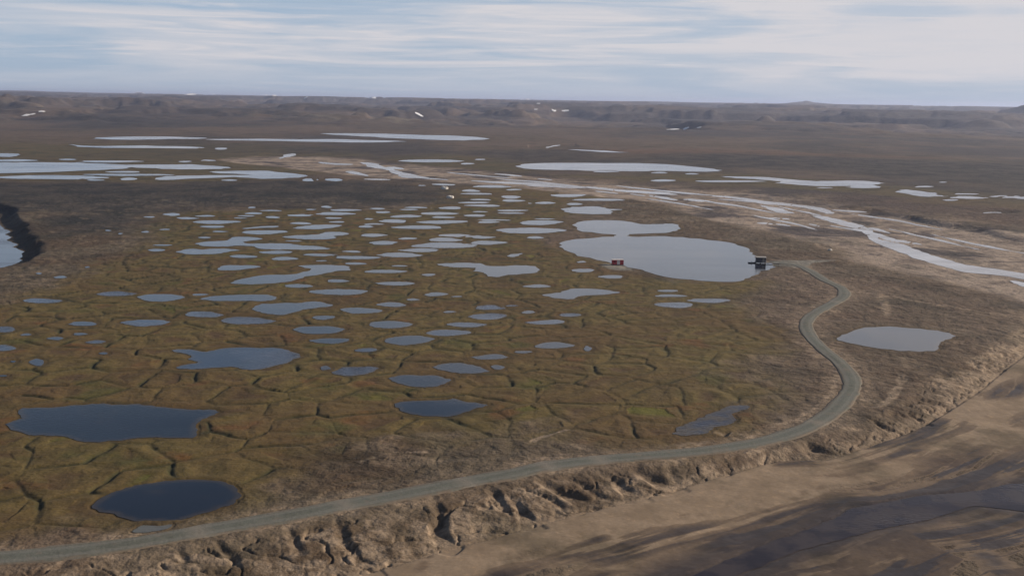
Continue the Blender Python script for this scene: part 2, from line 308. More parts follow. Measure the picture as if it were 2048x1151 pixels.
PALE = [([(1067,880),(1100,868),(1137,858)],.7),([(1671,741),(1675,767),(1656,793),(1626,819),(1589,841),(1540,852)],1.1),([(1808,752),(1797,775),(1782,797),(1752,815)],1.2),
 ([(1756,587),(1765,600),(1775,630)],2.0),([(1700,582),(1760,589),(1820,600),(1938,619),(2048,637)],1.8),([(1580,878),(1560,886),(1500,906)],1.2),([(1634,846),(1690,855),(1740,852),(1790,868)],1.2),
 ([(640,1135),(560,1130),(470,1120),(330,1118)],1.0),([(845,1052),(870,1072),(900,1086),(940,1088)],2.4),([(980,1030),(1010,1046),(1050,1052)],2.0),
 ([(1288,946),(1330,960),(1375,945),(1400,935)],.9),([(700,1140),(640,1120),(560,1122)],1.2),([(1560,872),(1576,880),(1574,892)],1.6),([(720,925),(780,905),(850,905)],.7),([(1480,868),(1500,872),(1512,878)],.9)]
PW = [(unproj(l, 0 if l[0][1] < 990 else -1.0), w_) for l, w_ in PALE]
GW = [(unproj(l, -1.0), d, hw) for l, d, hw in GULLY]
GRAVEL_PX = [(430,322),(560,312),(700,318),(860,333),(1000,346),(1150,361),(1350,377),(1500,387),(1640,407),(1780,432),(1950,457),(2048,472),(2500,520),(2700,760),(2150,660),(2048,606),(1950,582),(1850,558),(1720,528),(1620,488),(1500,460),(1400,436),(1300,405),(1200,396),(1000,375),(850,362),(700,352),(560,336)]
GRAVEL = catmull(unproj(GRAVEL_PX, ZR), 3)
CUT = catmull(unproj([(1480,395),(1580,408),(1664,423),(1720,434),(1780,437),(1850,447),(1945,460),(2048,482),(2300,500)], 0), 3, False)
def P(l, z=0): return catmull(unproj(l, z), 3)
OLIVE = P([(-900,1140),(0,1068),(250,1052),(380,1030),(480,992),(640,930),(760,895),(900,872),(1080,850),(1250,868),(1380,884),(1480,835),(1530,760),(1545,650),(1500,600),(1530,560),(1300,552),(1120,500),(1100,470),(1140,440),(1160,400),(1300,392),(1000,372),(900,380),(880,405),(740,420),(520,420),(330,430),(250,520),(120,560),(0,600),(-900,700)])
SHRUB1 = P([(-1200,375),(0,362),(300,366),(620,360),(800,372),(880,388),(860,402),(740,412),(560,410),(330,424),(240,470),(100,440),(0,430),(-1200,460)])
SHRUB2 = P([(1150,330),(1300,308),(1500,308),(1800,318),(2500,345),(2900,430),(2048,392),(1800,358),(1500,336),(1430,342),(1300,322)])
MARSH1 = P([(-900,300),(0,288),(300,285),(620,292),(700,312),(560,320),(620,345),(500,362),(0,362),(-900,370)])
MARSH2 = P([(800,312),(900,308),(1040,325),(1060,343),(1250,350),(1450,346),(1800,372),(2048,398),(2600,450),(2048,425),(1700,385),(1500,372),(1200,356),(980,340),(800,328)])
RED1 = P([(1150,302),(1300,300),(1600,306),(1900,314),(1600,315),(1350,311)])
RED2 = P([(1700,400),(1850,395),(2100,410),(2600,440),(2400,470),(2048,455),(1850,430)])
FARDARK = P([(550,290),(800,300),(1150,300),(1200,313),(1020,318),(800,306),(600,302)])
BLUEHILL = unproj([(2072,243)], 0)[0]
PADS = [(P([(1202,530),(1220,528),(1247,531),(1266,540),(1240,541),(1215,536)]), 1.0), (P([(1536,525),(1560,521),(1620,521),(1680,520),(1625,526),(1608,536),(1572,533),(1545,530)]), 1.0)]

SEEDS = {}
CS = 15.0
for W, z, k, l in WATER:
    c_ = W.mean(axis=0)
    if z == 0 and c_[1] < 1200: SEEDS[(int(c_[0]//CS), int(c_[1]//CS))] = c_

def voronoi(x, y):
    """ice wedge polygons: distance to the nearest trough, id of cell and of trough"""
    wx = x+2.0*vnoise(x/22, y/22, 5)+.5*vnoise(x/5, y/5, 6); wy = y+2.0*vnoise(x/22, y/22, 9)+.5*vnoise(x/5, y/5, 7)
    i0 = np.floor(wx/CS).astype(np.int64); j0 = np.floor(wy/CS).astype(np.int64)
    lo_i, hi_i, lo_j, hi_j = i0.min()-3, i0.max()+3, j0.min()-3, j0.max()+3
    I, J = np.meshgrid(np.arange(lo_i, hi_i+1), np.arange(lo_j, hi_j+1), indexing='ij')
    SX = (I+.5+(hash2(I, J, 1)-.5)*.92)*CS; SY = (J+.5+(hash2(I, J, 2)-.5)*.92)*CS
    ID = hash2(I, J, 3)
    for (a, b), c_ in SEEDS.items():
        if lo_i <= a <= hi_i and lo_j <= b <= hi_j: SX[a-lo_i, b-lo_j] = c_[0]; SY[a-lo_i, b-lo_j] = c_[1]
    D1 = np.full(x.shape, 1e18); D2 = D1.copy(); AX = np.zeros(x.shape); AY = AX.copy(); BX = AX.copy(); BY = AX.copy(); IA = AX.copy(); IB = AX.copy()
    for di in (-2, -1, 0, 1, 2):
        for dj in (-2, -1, 0, 1, 2):
            if abs(di)+abs(dj) > 3: continue
            a = i0+di-lo_i; b = j0+dj-lo_j
            sx = SX[a, b]; sy = SY[a, b]; d = (sx-wx)**2+(sy-wy)**2; h = ID[a, b]
            n1 = d < D1; n2 = (~n1) & (d < D2)
            D2 = np.where(n1, D1, np.where(n2, d, D2)); BX = np.where(n1, AX, np.where(n2, sx, BX)); BY = np.where(n1, AY, np.where(n2, sy, BY)); IB = np.where(n1, IA, np.where(n2, h, IB))
            D1 = np.where(n1, d, D1); AX = np.where(n1, sx, AX); AY = np.where(n1, sy, AY); IA = np.where(n1, h, IA)
    e = (D2-D1)/(2*np.sqrt((AX-BX)**2+(AY-BY)**2)+1e-6)
    eid = np.abs(np.sin((IA+IB)*937.1+(IA*IB)*411.7))
    return e, IA, eid

def boxed(x, y, poly, mar):
    P_ = np.asarray(poly); return np.nonzero((x > P_[:, 0].min()-mar) & (x < P_[:, 0].max()+mar) & (y > P_[:, 1].min()-mar) & (y < P_[:, 1].max()+mar))[0]
def soft(x, y, poly, f, nz):
    r = np.zeros(x.shape); i = boxed(x, y, poly, f*2)
    if len(i):
        d, _ = seg_dist(x[i], y[i], poly); r[i] = sstep(f, -f, d+nz[i]*f*1.2)
    return r

def bluehill(x, y):
    d = np.hypot((x-BLUEHILL[0])/320, (y-BLUEHILL[1])/650)
    return 118*(1-d)-6*np.abs(fbm(x/180, y/260, 3, 43))
def terrace(x, y):
    t1 = fbm(x/1500+2.2, y/1700, 5, 45); t2 = fbm(x/560, y/640+7, 4, 47); c1 = np.tanh(26*t1); c2 = np.tanh(16*(t2-.12))
    return 17*c1+9*c2, np.maximum(1-c1*c1, .6*(1-c2*c2))
def hills_z(x, y, r):
    n1 = fbm(x/2600+3.3, y/1500+1.7, 5, 21); n2 = fbm(x/700, y/420, 4, 33)
    ter = np.abs(fbm(x/1900+9, y/1000, 4, 41))
    rise = 34*sstep(2400, 7500, r)+46*sstep(6500, 14000, r)
    amp = sstep(2500, 4800, r)
    z = rise+amp*terrace(x, y)[0]+amp*(14*n1+11*n2+4*fbm(x/260, y/200, 3, 37))-amp*9*(1-sstep(0, .16, np.abs(fbm(x/520+1, y/520, 4, 39))))+amp*12*(0.5-sstep(.10, .30, ter))*sstep(3500, 9000, r)
    z = z+sstep(2700, 3500, r)*1.6*fbm(x/160, y/70, 3, 51)
    # mesas along the skyline, capped to keep their flat tops
    top = 88+16*fbm(x/3800, y/9000, 3, 61)-12*sstep(-3000, 7000, x)
    z = np.where(z > top-6, top-6+6*np.tanh((z-top+6)/6), z)
    az = x/y
    for a, r0, sa, sr, h in [(-.455,5200,.035,700,26),(-.40,5600,.05,600,16),(-.15,3700,.05,260,13),(-.115,3900,.05,300,10),(-.33,4300,.08,350,9),
                             (.258,13500,.016,1500,36),(.255,14500,.07,1600,10),(.03,8200,.02,700,16),(.12,14000,.05,1500,7),(-.47,15500,.08,2500,14),(-.21,15500,.06,2500,5)]:
        z = z+h*np.exp(-(((az-a)/sa)**2+((r-r0)/sr)**2)*1.2)*(1+.35*n2)
    z = np.maximum(z, bluehill(x, y))
    return z

def terrain(x, y, spacing=None, attrs=False, roadcut=True):
    """height of the land, and what covers it"""
    r = np.hypot(x, y); A = {}
    if spacing is None: spacing = np.maximum(.3, r*r/(CAM_H*F_PX/2/.8))
    mar = .35+.75*spacing
    near = r < 2600
    nz = np.zeros(x.shape); z = np.zeros(x.shape)
    n_big = fbm(x/60, y/60, 4, 71); n_med = fbm(x/11, y/11, 4, 81)
    fade = np.clip(spacing/6, 0, 1)
    rough_amp = 1-sstep(700, 1400, r)
    # dry slopes of the right and the front
    base_d = np.full(x.shape, 1e3); top_d = np.full(x.shape, 1e3)
    i = np.nonzero((r < 1500) & (y < 900))[0]
    bl = np.zeros(x.shape); fore = np.zeros(x.shape); road_d = np.full(x.shape, 1e3); par = np.zeros(x.shape)
    if len(i):
        base_d[i], par[i] = seg_dist(x[i], y[i], BASE, False); top_d[i] = seg_dist(x[i], y[i], TOP, False)[0]
    # side > 0: up on the plain, < 0: out on the river bed
    sb = base_d; st = top_d
    slope_t = np.clip(np.where(sb <= 0, 1.0, np.where(st >= 0, 0.0, 1-np.abs(sb)/(np.abs(sb)+np.abs(st)+1e-6))), 0, 1)
    slope_t = np.where((r < 1500) & (y < 900), slope_t, 0)
    # dissected bank: shallow shoulder, steeper foot
    prof = 0.80*slope_t+0.20*sstep(.50, 1.0, slope_t)
    zz = MZ*prof
    onslope = sstep(0.0, .18, slope_t)*(1-sstep(.97, 1.0, slope_t))
    rid = np.abs(fbm(x/16+.4*n_med, y/16, 3, 91)); rid2 = np.abs(fbm(x/6.5, y/6.5, 3, 97))
    zz = zz+onslope*(-.5*np.exp(-(rid/.05)**2)-.12*np.exp(-(rid2/.08)**2)+.45*n_big+.10*n_med)
    z = z+zz
    bed = (slope_t >= .999)
    z = np.where(bed, MZ+.22*fbm(x/30, y/14, 4, 101)+.10*n_med+.35*sstep(25, 0, -sb), z)
    plain = 1-sstep(0, .1, slope_t)
    z = z+plain*(.22*n_big+.13*n_med)*(1-fade*.6)
    dry0 = None
    # gullies
    gul = np.zeros(x.shape)
    for l, d_, hw in GW:
        k = boxed(x, y, l, hw*3)
        if len(k):
            dd, pp = seg_dist(x[k]+.9*n_med[k], y[k]+.7*n_big[k], l, False)
            L_ = float(np.sum(np.hypot(*(l[1:]-l[:-1]).T)))
            u = np.clip(pp/L_, 0, 1); env = (.3+.7*sstep(0, .6, u))
            wv = hw*.72*(.5+.6*u); q = np.abs(dd)/wv
            cut = .52*d_*env*sstep(1.45, .0, q)*sstep(1.0, .93, pp/L_)
            gul[k] = np.maximum(gul[k], sstep(1.4, .3, q)*env); z[k] = np.maximum(z[k]-cut, np.minimum(z[k], MZ+.1))
    # valley of the braided river
    gr = np.zeros(x.shape); k = boxed(x, y, GRAVEL, 60)
    gdist = np.full(x.shape, 1e3)
    if len(k):
        g, _ = seg_dist(x[k], y[k], GRAVEL); gdist[k] = g; gr[k] = sstep(6, -14, g+8*n_big[k]*1.4)
        z[k] = z[k]*(1-gr[k])+(ZR+.05*n_med[k]+.25*np.abs(n_big[k]))*gr[k]
        cd_, _ = seg_dist(x[k], y[k], CUT, False)
        z[k] += 2.3*sstep(0, 1, (cd_+2*n_big[k]+.5)/np.maximum(2.7, 1.6*spacing[k]))*sstep(60, 10, cd_)*sstep(1480, 1500, 1500+0*cd_)
    # far land
    k = np.nonzero(r > 2200)[0]
    if len(k): z[k] += hills_z(x[k], y[k], r[k])
    # left river valley
    LP = next(W for W, zz_, kk, l in WATER if kk == 'leftriver')
    ld = np.full(x.shape, 1e3); k = boxed(x, y, LP, 60)
    if len(k):
        ld[k] = seg_dist(x[k], y[k], LP)[0]
        s_ = sstep(12, 1.0, ld[k]+2.5*n_med[k]*sstep(2, 8, ld[k])); z[k] = z[k]*(1-s_)+(LZ-.15)*s_
    # ice wedge polygons
    e = np.full(x.shape, 9.0); cid = np.zeros(x.shape); eid = np.zeros(x.shape); k = np.nonzero((r < 1250))[0]
    if len(k): e[k], cid[k], eid[k] = voronoi(x[k], y[k])
    tr_w = np.maximum(.30+.34*eid, .26*spacing)
    inten = (1-.35*sstep(-20, 90, x))*(.22+.78*sstep(.1, .8, eid))*(1-slope_t)*(1-gr)*(1-sstep(750, 1150, r))*(.40+.60*np.clip(.5+2.5*n_med, 0, 1))*(.4+.6*soft(x, y, OLIVE, 14, n_big))
    tr = np.exp(-(e/tr_w)**2)*inten
    pol = (1-slope_t)*(1-gr)*(1-sstep(800, 1200, r))
    # roadside
    k = boxed(x, y, ROAD, 40)
    if len(k):
        dd, pp = seg_dist(x[k], y[k], ROAD, False); road_d[k] = np.abs(dd)
    nearroad = sstep(ROAD_W+9, ROAD_W+2, road_d)
    inten = inten*(1-nearroad)
    z = z-(.44*np.exp(-(e/tr_w)**2)*inten)*1.0+pol*.13*np.exp(-((e-3.0)/1.6)**2)-pol*.06*sstep(4, 8, e)
    if roadcut:
        rr = sstep(ROAD_W+5.0, ROAD_W+.4, road_d); z = z*(1-rr)+(.12)*rr
    for pd, zz_ in PADS:
        k = boxed(x, y, pd, 6)
        if len(k):
            d_, _ = seg_dist(x[k], y[k], pd); s_ = sstep(4, -1, d_); z[k] = z[k]*(1-s_)+.18*s_
    # ponds: the bed sinks below the sheet of water, the shore stands a hand above it
    wd = np.full(x.shape, 1e3)
    for W, zw, kind, l in WATER:
        k = boxed(x, y, W, 30)
        if not len(k): continue
        rk = r[k]; sel = np.nonzero(((x[k] > W[:, 0].min()-4*mar[k]-4) & (x[k] < W[:, 0].max()+4*mar[k]+4) & (y[k] > W[:, 1].min()-4*mar[k]-4) & (y[k] < W[:, 1].max()+4*mar[k]+4)))[0]
        k = k[sel]
        if not len(k): continue
        d_, _ = seg_dist(x[k], y[k], W); mk = mar[k]
        if kind in ('channel', 'leftriver'): sh = zw+.25*sstep(.3, 4, d_)
        elif kind == 'river': sh = zw+.10*sstep(1, 3, d_/mk)
        else: sh = zw+.02+.10*sstep(0, 1, (d_-mk)/2.5)
        s_ = sstep(2.2*mk+2.5, mk, d_)
        zn = z[k]*(1-s_)+np.minimum(z[k], sh)*s_ if kind == 'leftriver' else z[k]*(1-s_)+sh*s_
        deep = zw-.10-.5*sstep(0, 5, -d_)
        z[k] = np.where(d_ < mk, deep, zn); wd[k] = np.minimum(wd[k], d_)
    if not attrs: return z
    # ---------------- covers
    n_l = fbm(x/220+4, y/220, 3, 111); n_s = fbm(x/4.2, y/4.2, 3, 121)
    sz = np.maximum(1, r/600)
    olive = soft(x, y, OLIVE, 14, n_big+.4*n_med)
    shrub = np.maximum.reduce([soft(x, y, SHRUB1, 30, n_big*1.2), soft(x, y, SHRUB2, 60, n_l), .8*soft(x, y, FARDARK, 60, n_l)])
    marsh = np.maximum(soft(x, y, MARSH1, 40, n_l+n_big), soft(x, y, MARSH2, 30, n_big))
    red = np.maximum(soft(x, y, RED1, 80, n_l), .6*soft(x, y, RED2, 50, n_l))
    bh = bluehill(x, y)
    farf = sstep(1100, 2300, r)
    pn = fbm(x/700+2, y/1500, 5, 131, .6)
    shrub = np.maximum(shrub, farf*(.85*sstep(.02, .35, pn))); shrub = np.maximum(shrub, sstep(-2, 4, bh)*1.0)  # far noise patches and the blue hill reuse this dark tone
    badl = np.zeros(x.shape)
    kf = np.nonzero(r > 2700)[0]
    if len(kf): shrub[kf] = np.maximum(shrub[kf], .9*sstep(2700, 3600, r[kf])*terrace(x[kf], y[kf])[1]*sstep(-.25, .15, fbm(x[kf]/800, y[kf]/900, 3, 49)))  # terrace faces painted dark for slope shade and rock, via the shrub mask
    az = x/np.maximum(y, 1)
    for a, r0, sa, sr in [(-.15,3750,.06,330),(-.115,3900,.05,330),(-.43,4500,.03,350),(.30,11000,.05,1500),(-.30,5200,.04,300)]:
        badl += np.exp(-(((az-a)/sa)**2+((r-r0)/sr)**2)*1.3)*sstep(-.1, .35, fbm(x/190, y/90, 4, 141))
    sand = sstep(.88, .98, slope_t+.05*n_med)*sstep(27, 13, -sb+9*n_big+18*fbm(par/60, -sb/14, 3, 151))
    # streaked mud of the bed, drawn out along the flow
    fl = fbm(par/45+.5*n_big, sb/7+.7*n_big, 5, 161, .6)
    mud = bed*(1-sand)*sstep(-.12, .04, fl)
    wet = bed*(1-sand)*sstep(.13, .24, fbm(par/60+3+.5*n_big, sb/7, 6, 171, .62))
    chan = next(W for W, zz_, kk, l in WATER if kk == 'channel')
    k = boxed(x, y, chan, 30)
    if len(k):
        cdst, _ = seg_dist(x[k], y[k], chan); wet[k] = np.maximum(wet[k], sstep(9, 0, cdst+4*n_big[k]+1.5*n_med[k])*.9)
    for l, ww in [([(1200,1115),(1290,1085),(1390,1065),(1490,1047),(1560,1030),(1650,1007),(1740,990)], 5.0),([(1000,1151),(1150,1108),(1200,1085)],3.5),([(1560,930),(1650,925),(1740,915),(1830,905)],4),([(1770,900),(1840,870),(1900,850)],6),([(1950,1100),(1990,1120),(2010,1160)],5),([(1820,1062),(1900,1052),(2000,1040)],4)]:
        q = unproj(l, MZ); k = boxed(x, y, q, 20)
        if len(k):
            d_, _ = seg_dist(x[k], y[k], q, False); wet[k] = np.maximum(wet[k], .9*sstep(ww, ww*.1, np.abs(d_)+3*n_big[k]+2.5*np.abs(fbm(par[k]/22, sb[k]/3, 4, 177)))*bed[k]*sstep(-.35, .1, fbm(par[k]/30, sb[k]/3.0, 4, 178)))
    dryland = (1-olive)
    # bare pale soil: gully edges, slope foot, roadside, paths
    bare = onslope*sstep(.0, .5, n_big*.5+n_med*.7+.75*slope_t-.12)
    bare = np.maximum(bare, onslope*sstep(.80, .97, slope_t+.08*n_med)*.9)
    bare = np.maximum(bare, .7*gul*sstep(-.2, .5, n_s+.3))
    rs = sstep(ROAD_W+6, ROAD_W+.5, road_d+2.4*n_med)
    bare = np.maximum(bare, rs*(.45+.5*sstep(-.1, .4, fbm(x/18, y/18, 3, 181))))
    k = boxed(x, y, GRAVEL, 80)
    gband = sstep(45, -5, gdist+35*n_l)*(1-gr)*(x > 40)
    bare = np.maximum(bare, .8*gband*sstep(.0, .5, n_big+.3*n_med+.15))
    bare = np.maximum(bare, dryland*(r < 900)*.35*sstep(.15, .5, n_med+.5*n_big))
    for q, ww in PW:
        k = boxed(x, y, q, 12)
        if len(k):
            d_, _ = seg_dist(x[k], y[k], q, False); bare[k] = np.maximum(bare[k], sstep(ww*1.3, ww*.4, np.abs(d_)+1.2*n_med[k]+.5*n_s[k]))
    rim = sstep(9, 1.5, np.abs(sb+2.5)+2.2*n_big+1.2*n_med)*sstep(40, 95, x)*(slope_t > .5); bare = np.maximum(bare, rim*(1-sand))
    lite = (bed & (sb > -7))*sstep(7, 1, -sb+1.5*n_med)*.8; bare = np.maximum(bare, lite)
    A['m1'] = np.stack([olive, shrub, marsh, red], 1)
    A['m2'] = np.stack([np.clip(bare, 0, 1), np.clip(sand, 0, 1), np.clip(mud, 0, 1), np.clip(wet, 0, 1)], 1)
    shore = sstep(3.2+.6*spacing, 0, wd)
    pad = np.zeros(x.shape)
    for pd, _ in PADS:
        k = boxed(x, y, pd, 6)
        if len(k): pad[k] = np.maximum(pad[k], sstep(1.5, -1, seg_dist(x[k], y[k], pd)[0]+1.2*n_med[k]))
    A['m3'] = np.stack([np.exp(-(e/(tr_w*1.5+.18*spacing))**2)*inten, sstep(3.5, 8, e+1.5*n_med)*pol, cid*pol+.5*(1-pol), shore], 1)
    A['m4'] = np.stack([np.clip(gr, 0, 1), np.clip(badl, 0, 1), pad, sstep(3, 20, ld)*0+sstep(17, 6, ld)*(ld < 900)], 1)
    return z, A

# ------------------------------------------------------------------ node material helper
class NM:
    def __init__(s, name):
        s.m = bpy.data.materials.new(name); s.m.use_nodes = True; s.t = s.m.node_tree; s.t.nodes.clear()
        s.o = s.n('ShaderNodeOutputMaterial'); s.b = s.n('ShaderNodeBsdfPrincipled'); s.l(s.b.outputs[0], s.o.inputs[0])
        s.tc = s.n('ShaderNodeNewGeometry').outputs['Position']
    def n(s, t, **k):
        n = s.t.nodes.new(t)
        for a, b in k.items(): setattr(n, a, b)
        return n
    def l(s, a, b): s.t.links.new(a, b)
    def put(s, v, sock):
        if isinstance(v, (int, float)): sock.default_value = v
        elif isinstance(v, tuple): sock.default_value = v if len(v) == len(sock.default_value) else (*v, 1)
        else: s.l(v, sock)
    def mix(s, f, a, b, mode='MIX'):
        n = s.n('ShaderNodeMix', data_type='RGBA', blend_type=mode); s.put(f, n.inputs[0]); s.put(a, n.inputs[6]); s.put(b, n.inputs[7]); return n.outputs[2]
    def math(s, op, a, b=0.0):
        n = s.n('ShaderNodeMath', operation=op); s.put(a, n.inputs[0]); s.put(b, n.inputs[1]); return n.outputs[0]
    def noise(s, scale, det=4, rough=.55, stretch=(1, 1, 1), dist=0.0, off=(0, 0, 0)):
        mp = s.n('ShaderNodeMapping'); mp.inputs['Scale'].default_value = stretch; mp.inputs['Location'].default_value = off; s.l(s.tc, mp.inputs[0])
        n = s.n('ShaderNodeTexNoise'); n.inputs['Scale'].default_value = scale; n.inputs['Detail'].default_value = det
        n.inputs['Roughness'].default_value = rough; n.inputs['Distortion'].default_value = dist
        s.l(mp.outputs[0], n.inputs['Vector']); return n.outputs[0]
    def ramp(s, v, lo, hi, a=0.0, b=1.0):
        n = s.n('ShaderNodeMapRange', interpolation_type='SMOOTHSTEP'); s.put(v, n.inputs[0])
        for q, w_ in zip((1, 2, 3, 4), (lo, hi, a, b)): n.inputs[q].default_value = w_
        return n.outputs[0]
    def attr(s, name):
        a = s.n('ShaderNodeAttribute', attribute_name=name); c_ = s.n('ShaderNodeSeparateColor'); s.l(a.outputs['Color'], c_.inputs[0])
        return [c_.outputs[0], c_.outputs[1], c_.outputs[2], a.outputs['Alpha']]
    def bump(s, h, strength, dist, sock=None):
        b = s.n('ShaderNodeBump'); b.inputs['Strength'].default_value = strength; b.inputs['Distance'].default_value = dist
        if sock is not None: s.l(sock, b.inputs['Strength'])
        s.l(h, b.inputs['Height']); s.l(b.outputs[0], s.b.inputs['Normal'])
    def set(s, **k):
        for a, v in k.items(): s.put(v, s.b.inputs[a.replace('_', ' ')])

def ground_material():
    M = NM('tundra'); at = M.attr
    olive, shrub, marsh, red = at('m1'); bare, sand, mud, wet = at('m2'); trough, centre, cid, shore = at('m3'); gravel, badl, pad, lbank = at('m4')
    nS = M.noise(1.1, 5, .65); nM = M.noise(.16, 5, .6); nL = M.noise(.022, 5, .55, dist=.4); nF = M.noise(.0042, 6, .62, (1, .55, 1))
    nXL = M.noise(.0016, 6, .62, (1, .5, 1), off=(300, 0, 0))
    # drier heath, purple brown far away as in the photo
    c = M.mix(M.ramp(nM, .35, .65), (.080, .062, .040), (.124, .098, .067))
    c = M.mix(M.ramp(nL, .38, .62), c, (.086, .058, .035))
    c = M.mix(M.math('MULTIPLY', M.ramp(nF, .40, .60), .70), c, (.132, .094, .070))
    c = M.mix(M.math('MULTIPLY', M.ramp(nXL, .46, .60), .8), c, (.040, .036, .038))
    # olive sedge of the polygon field
    ol = M.mix(M.ramp(nM, .32, .68), (.082, .062, .020), (.135, .098, .034))
    ol = M.mix(M.ramp(nL, .40, .66), ol, (.100, .063, .025))
    ol = M.mix(M.math('MULTIPLY', centre, M.ramp(cid, .15, .7, .2, .9)), ol, (.082, .050, .024))
    ol = M.mix(M.math('MULTIPLY', M.ramp(cid, .86, .93), centre), ol, (.105, .098, .020))
    ol = M.mix(M.math('MULTIPLY', M.ramp(M.noise(.05, 3, .5, off=(50, 9, 0)), .60, .70), .8), ol, (.125, .060, .022))
    ol = M.mix(M.math('MULTIPLY', M.ramp(M.noise(.035, 3, .5, off=(9, 90, 0)), .60, .70), .6), ol, (.062, .066, .016))
    c = M.mix(olive, c, ol)
    mr = M.mix(M.ramp(nL, .4, .6), (.105, .078, .035), (.078, .066, .030)); c = M.mix(M.math('MULTIPLY', marsh, .9), c, mr)
    c = M.mix(M.math('MULTIPLY', red, .6), c, (.130, .070, .040))
    sh = M.mix(M.ramp(M.noise(.03, 6, .72, (1, .6, 1)), .38, .60), (.018, .018, .018), (.058, .048, .040)); c = M.mix(M.math('MULTIPLY', shrub, .97), c, sh)  # mask also holds the painted shade of far terrace faces
    # wet green sedge in the troughs, with their shade painted into the colour
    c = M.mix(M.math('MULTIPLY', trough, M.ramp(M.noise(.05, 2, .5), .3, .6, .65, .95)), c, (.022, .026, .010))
    c = M.mix(M.math('MULTIPLY', shore, .55), c, (.070, .046, .018))
    so_ = M.mix(M.ramp(nS, .3, .7), (.200, .150, .105), (.340, .262, .185))
    c = M.mix(M.math('MULTIPLY', bare, M.ramp(M.noise(.35, 5, .7), .30, .62)), c, so_)
    c = M.mix(badl, c, (.17, .145, .105))
    g = M.mix(M.ramp(M.noise(.04, 6, .65, (1, .9, 1), dist=.4), .36, .56), (.160, .125, .102), (.310, .248, .196))
    g = M.mix(M.ramp(M.noise(.016, 6, .62, (1, 1.1, 1), off=(3, 3, 3), dist=.6), .52, .60), g, (.078, .064, .062))
    c = M.mix(gravel, c, g)
    sd_ = M.mix(M.ramp(M.noise(.10, 5, .6), .35, .65), (.205, .152, .102), (.285, .215, .148)); sd_ = M.mix(M.math('MULTIPLY', M.ramp(nS, .4, .7), .3), sd_, (.26, .20, .14))
    bedc = M.mix(mud, (.185, .135, .092), M.mix(M.ramp(M.noise(.12, 5, .6), .35, .65), (.110, .080, .058), (.076, .055, .044)))
    bedmask = M.math('MAXIMUM', mud, wet)
    c = M.mix(sand, c, sd_)
    c = M.mix(M.ramp(bedmask, 0, .12), c, bedc)
    c = M.mix(M.math('MULTIPLY', wet, .85), c, (.034, .028, .029))
    c = M.mix(pad, c, M.mix(M.ramp(nM, .35, .65), (.17, .16, .135), (.24, .225, .19)))
    c = M.mix(M.math('MULTIPLY', lbank, .4), c, (.030, .027, .026))  # left bank painted darker, standing in for its shaded face
    pt = M.noise(.028, 6, .68, off=(20, 5, 0)); c = M.mix(M.math('MULTIPLY', M.ramp(pt, .50, .64), M.math('SUBTRACT', .8, M.math('MULTIPLY', olive, .35))), c, M.mix(1.0, c, (.50, .52, .50), 'MULTIPLY'))
    pl = M.noise(.07, 5, .65, off=(2, 55, 0)); c = M.mix(M.math('MULTIPLY', M.ramp(pl, .56, .70), .55), c, M.mix(1.0, c, (1.35, 1.32, 1.28), 'MULTIPLY'))
    # fine mottling of plants, stones and dead stems
    c = M.mix(M.math('MULTIPLY', M.ramp(nS, .25, .75, 0, .42), M.math('SUBTRACT', 1.0, M.math('MULTIPLY', olive, .5))), c, M.mix(1.0, c, (.55, .52, .50), 'MULTIPLY'))
    hb = M.noise(.45, 4, .75, off=(7, 7, 7)); c = M.mix(M.math('MULTIPLY', M.ramp(hb, .56, .70), .5), c, M.mix(1.0, c, (1.55, 1.45, 1.35), 'MULTIPLY'))
    M.set(Base_Color=c, Roughness=M.math('SUBTRACT', .95, M.math('MULTIPLY', wet, .45)))
    M.b.inputs['Specular IOR Level'].default_value = .18
    h = M.math('ADD', M.math('MULTIPLY', M.noise(.55, 6, .68), 1.0), M.math('MULTIPLY', M.noise(.09, 5, .6), 3.0))
    h = M.math('ADD', h, M.math('MULTIPLY', M.ramp(M.noise(.22, 3, .5), .35, .65), .5))
    M.bump(h, .8, 1.0, M.math('MULTIPLY', M.ramp(M.math('MAXIMUM', sand, M.ramp(bedmask, 0, .1)), 0, 1, .55, .10), M.math('SUBTRACT', 1.0, M.math('MULTIPLY', olive, .45))))
    return M.m

def water_material(name, deep, rough, wave, mirror=1.37, mottle=None):
    M = NM(name)
    n = M.noise(.03, 4, .5, (1, 2, 1))
    c = M.mix(M.ramp(n, .35, .65), deep, tuple(v*.75 for v in deep))
    dp = M.n('ShaderNodeAttribute', attribute_name='depth').outputs['Fac']; inn = M.n('ShaderNodeAttribute', attribute_name='inner').outputs['Fac']
    if deep[0] < .02:
        q = M.math('ADD', dp, M.math('MULTIPLY', M.noise(.25, 5, .6, off=(4, 4, 4)), 2.4)); c = M.mix(M.math('MULTIPLY', inn, M.ramp(q, 1.2, 3.4, .9, 0.0)), c, (.040, .029, .018))
        c = M.mix(M.math('MULTIPLY', M.ramp(M.noise(.09, 5, .6, off=(8, 1, 0)), .55, .68), .5), c, (.030, .026, .024))
    if mottle: c = M.mix(M.ramp(M.noise(.12, 5, .6, (1, 1, 1)), .42, .58), c, mottle)  # second colour mixed in through noise patches
    M.set(Base_Color=c, Roughness=M.ramp(M.noise(.012, 3, .5, (1, 3.5, 1)), .40, .60, rough*.5, rough), IOR=mirror)
    M.bump(M.noise(.9, 3, .5, (1, 1.6, 1)), wave, .08, M.ramp(M.noise(.010, 4, .55, (1, 2.2, 1), dist=.5), .42, .60, wave*.3, wave*2.2))
    return M.m

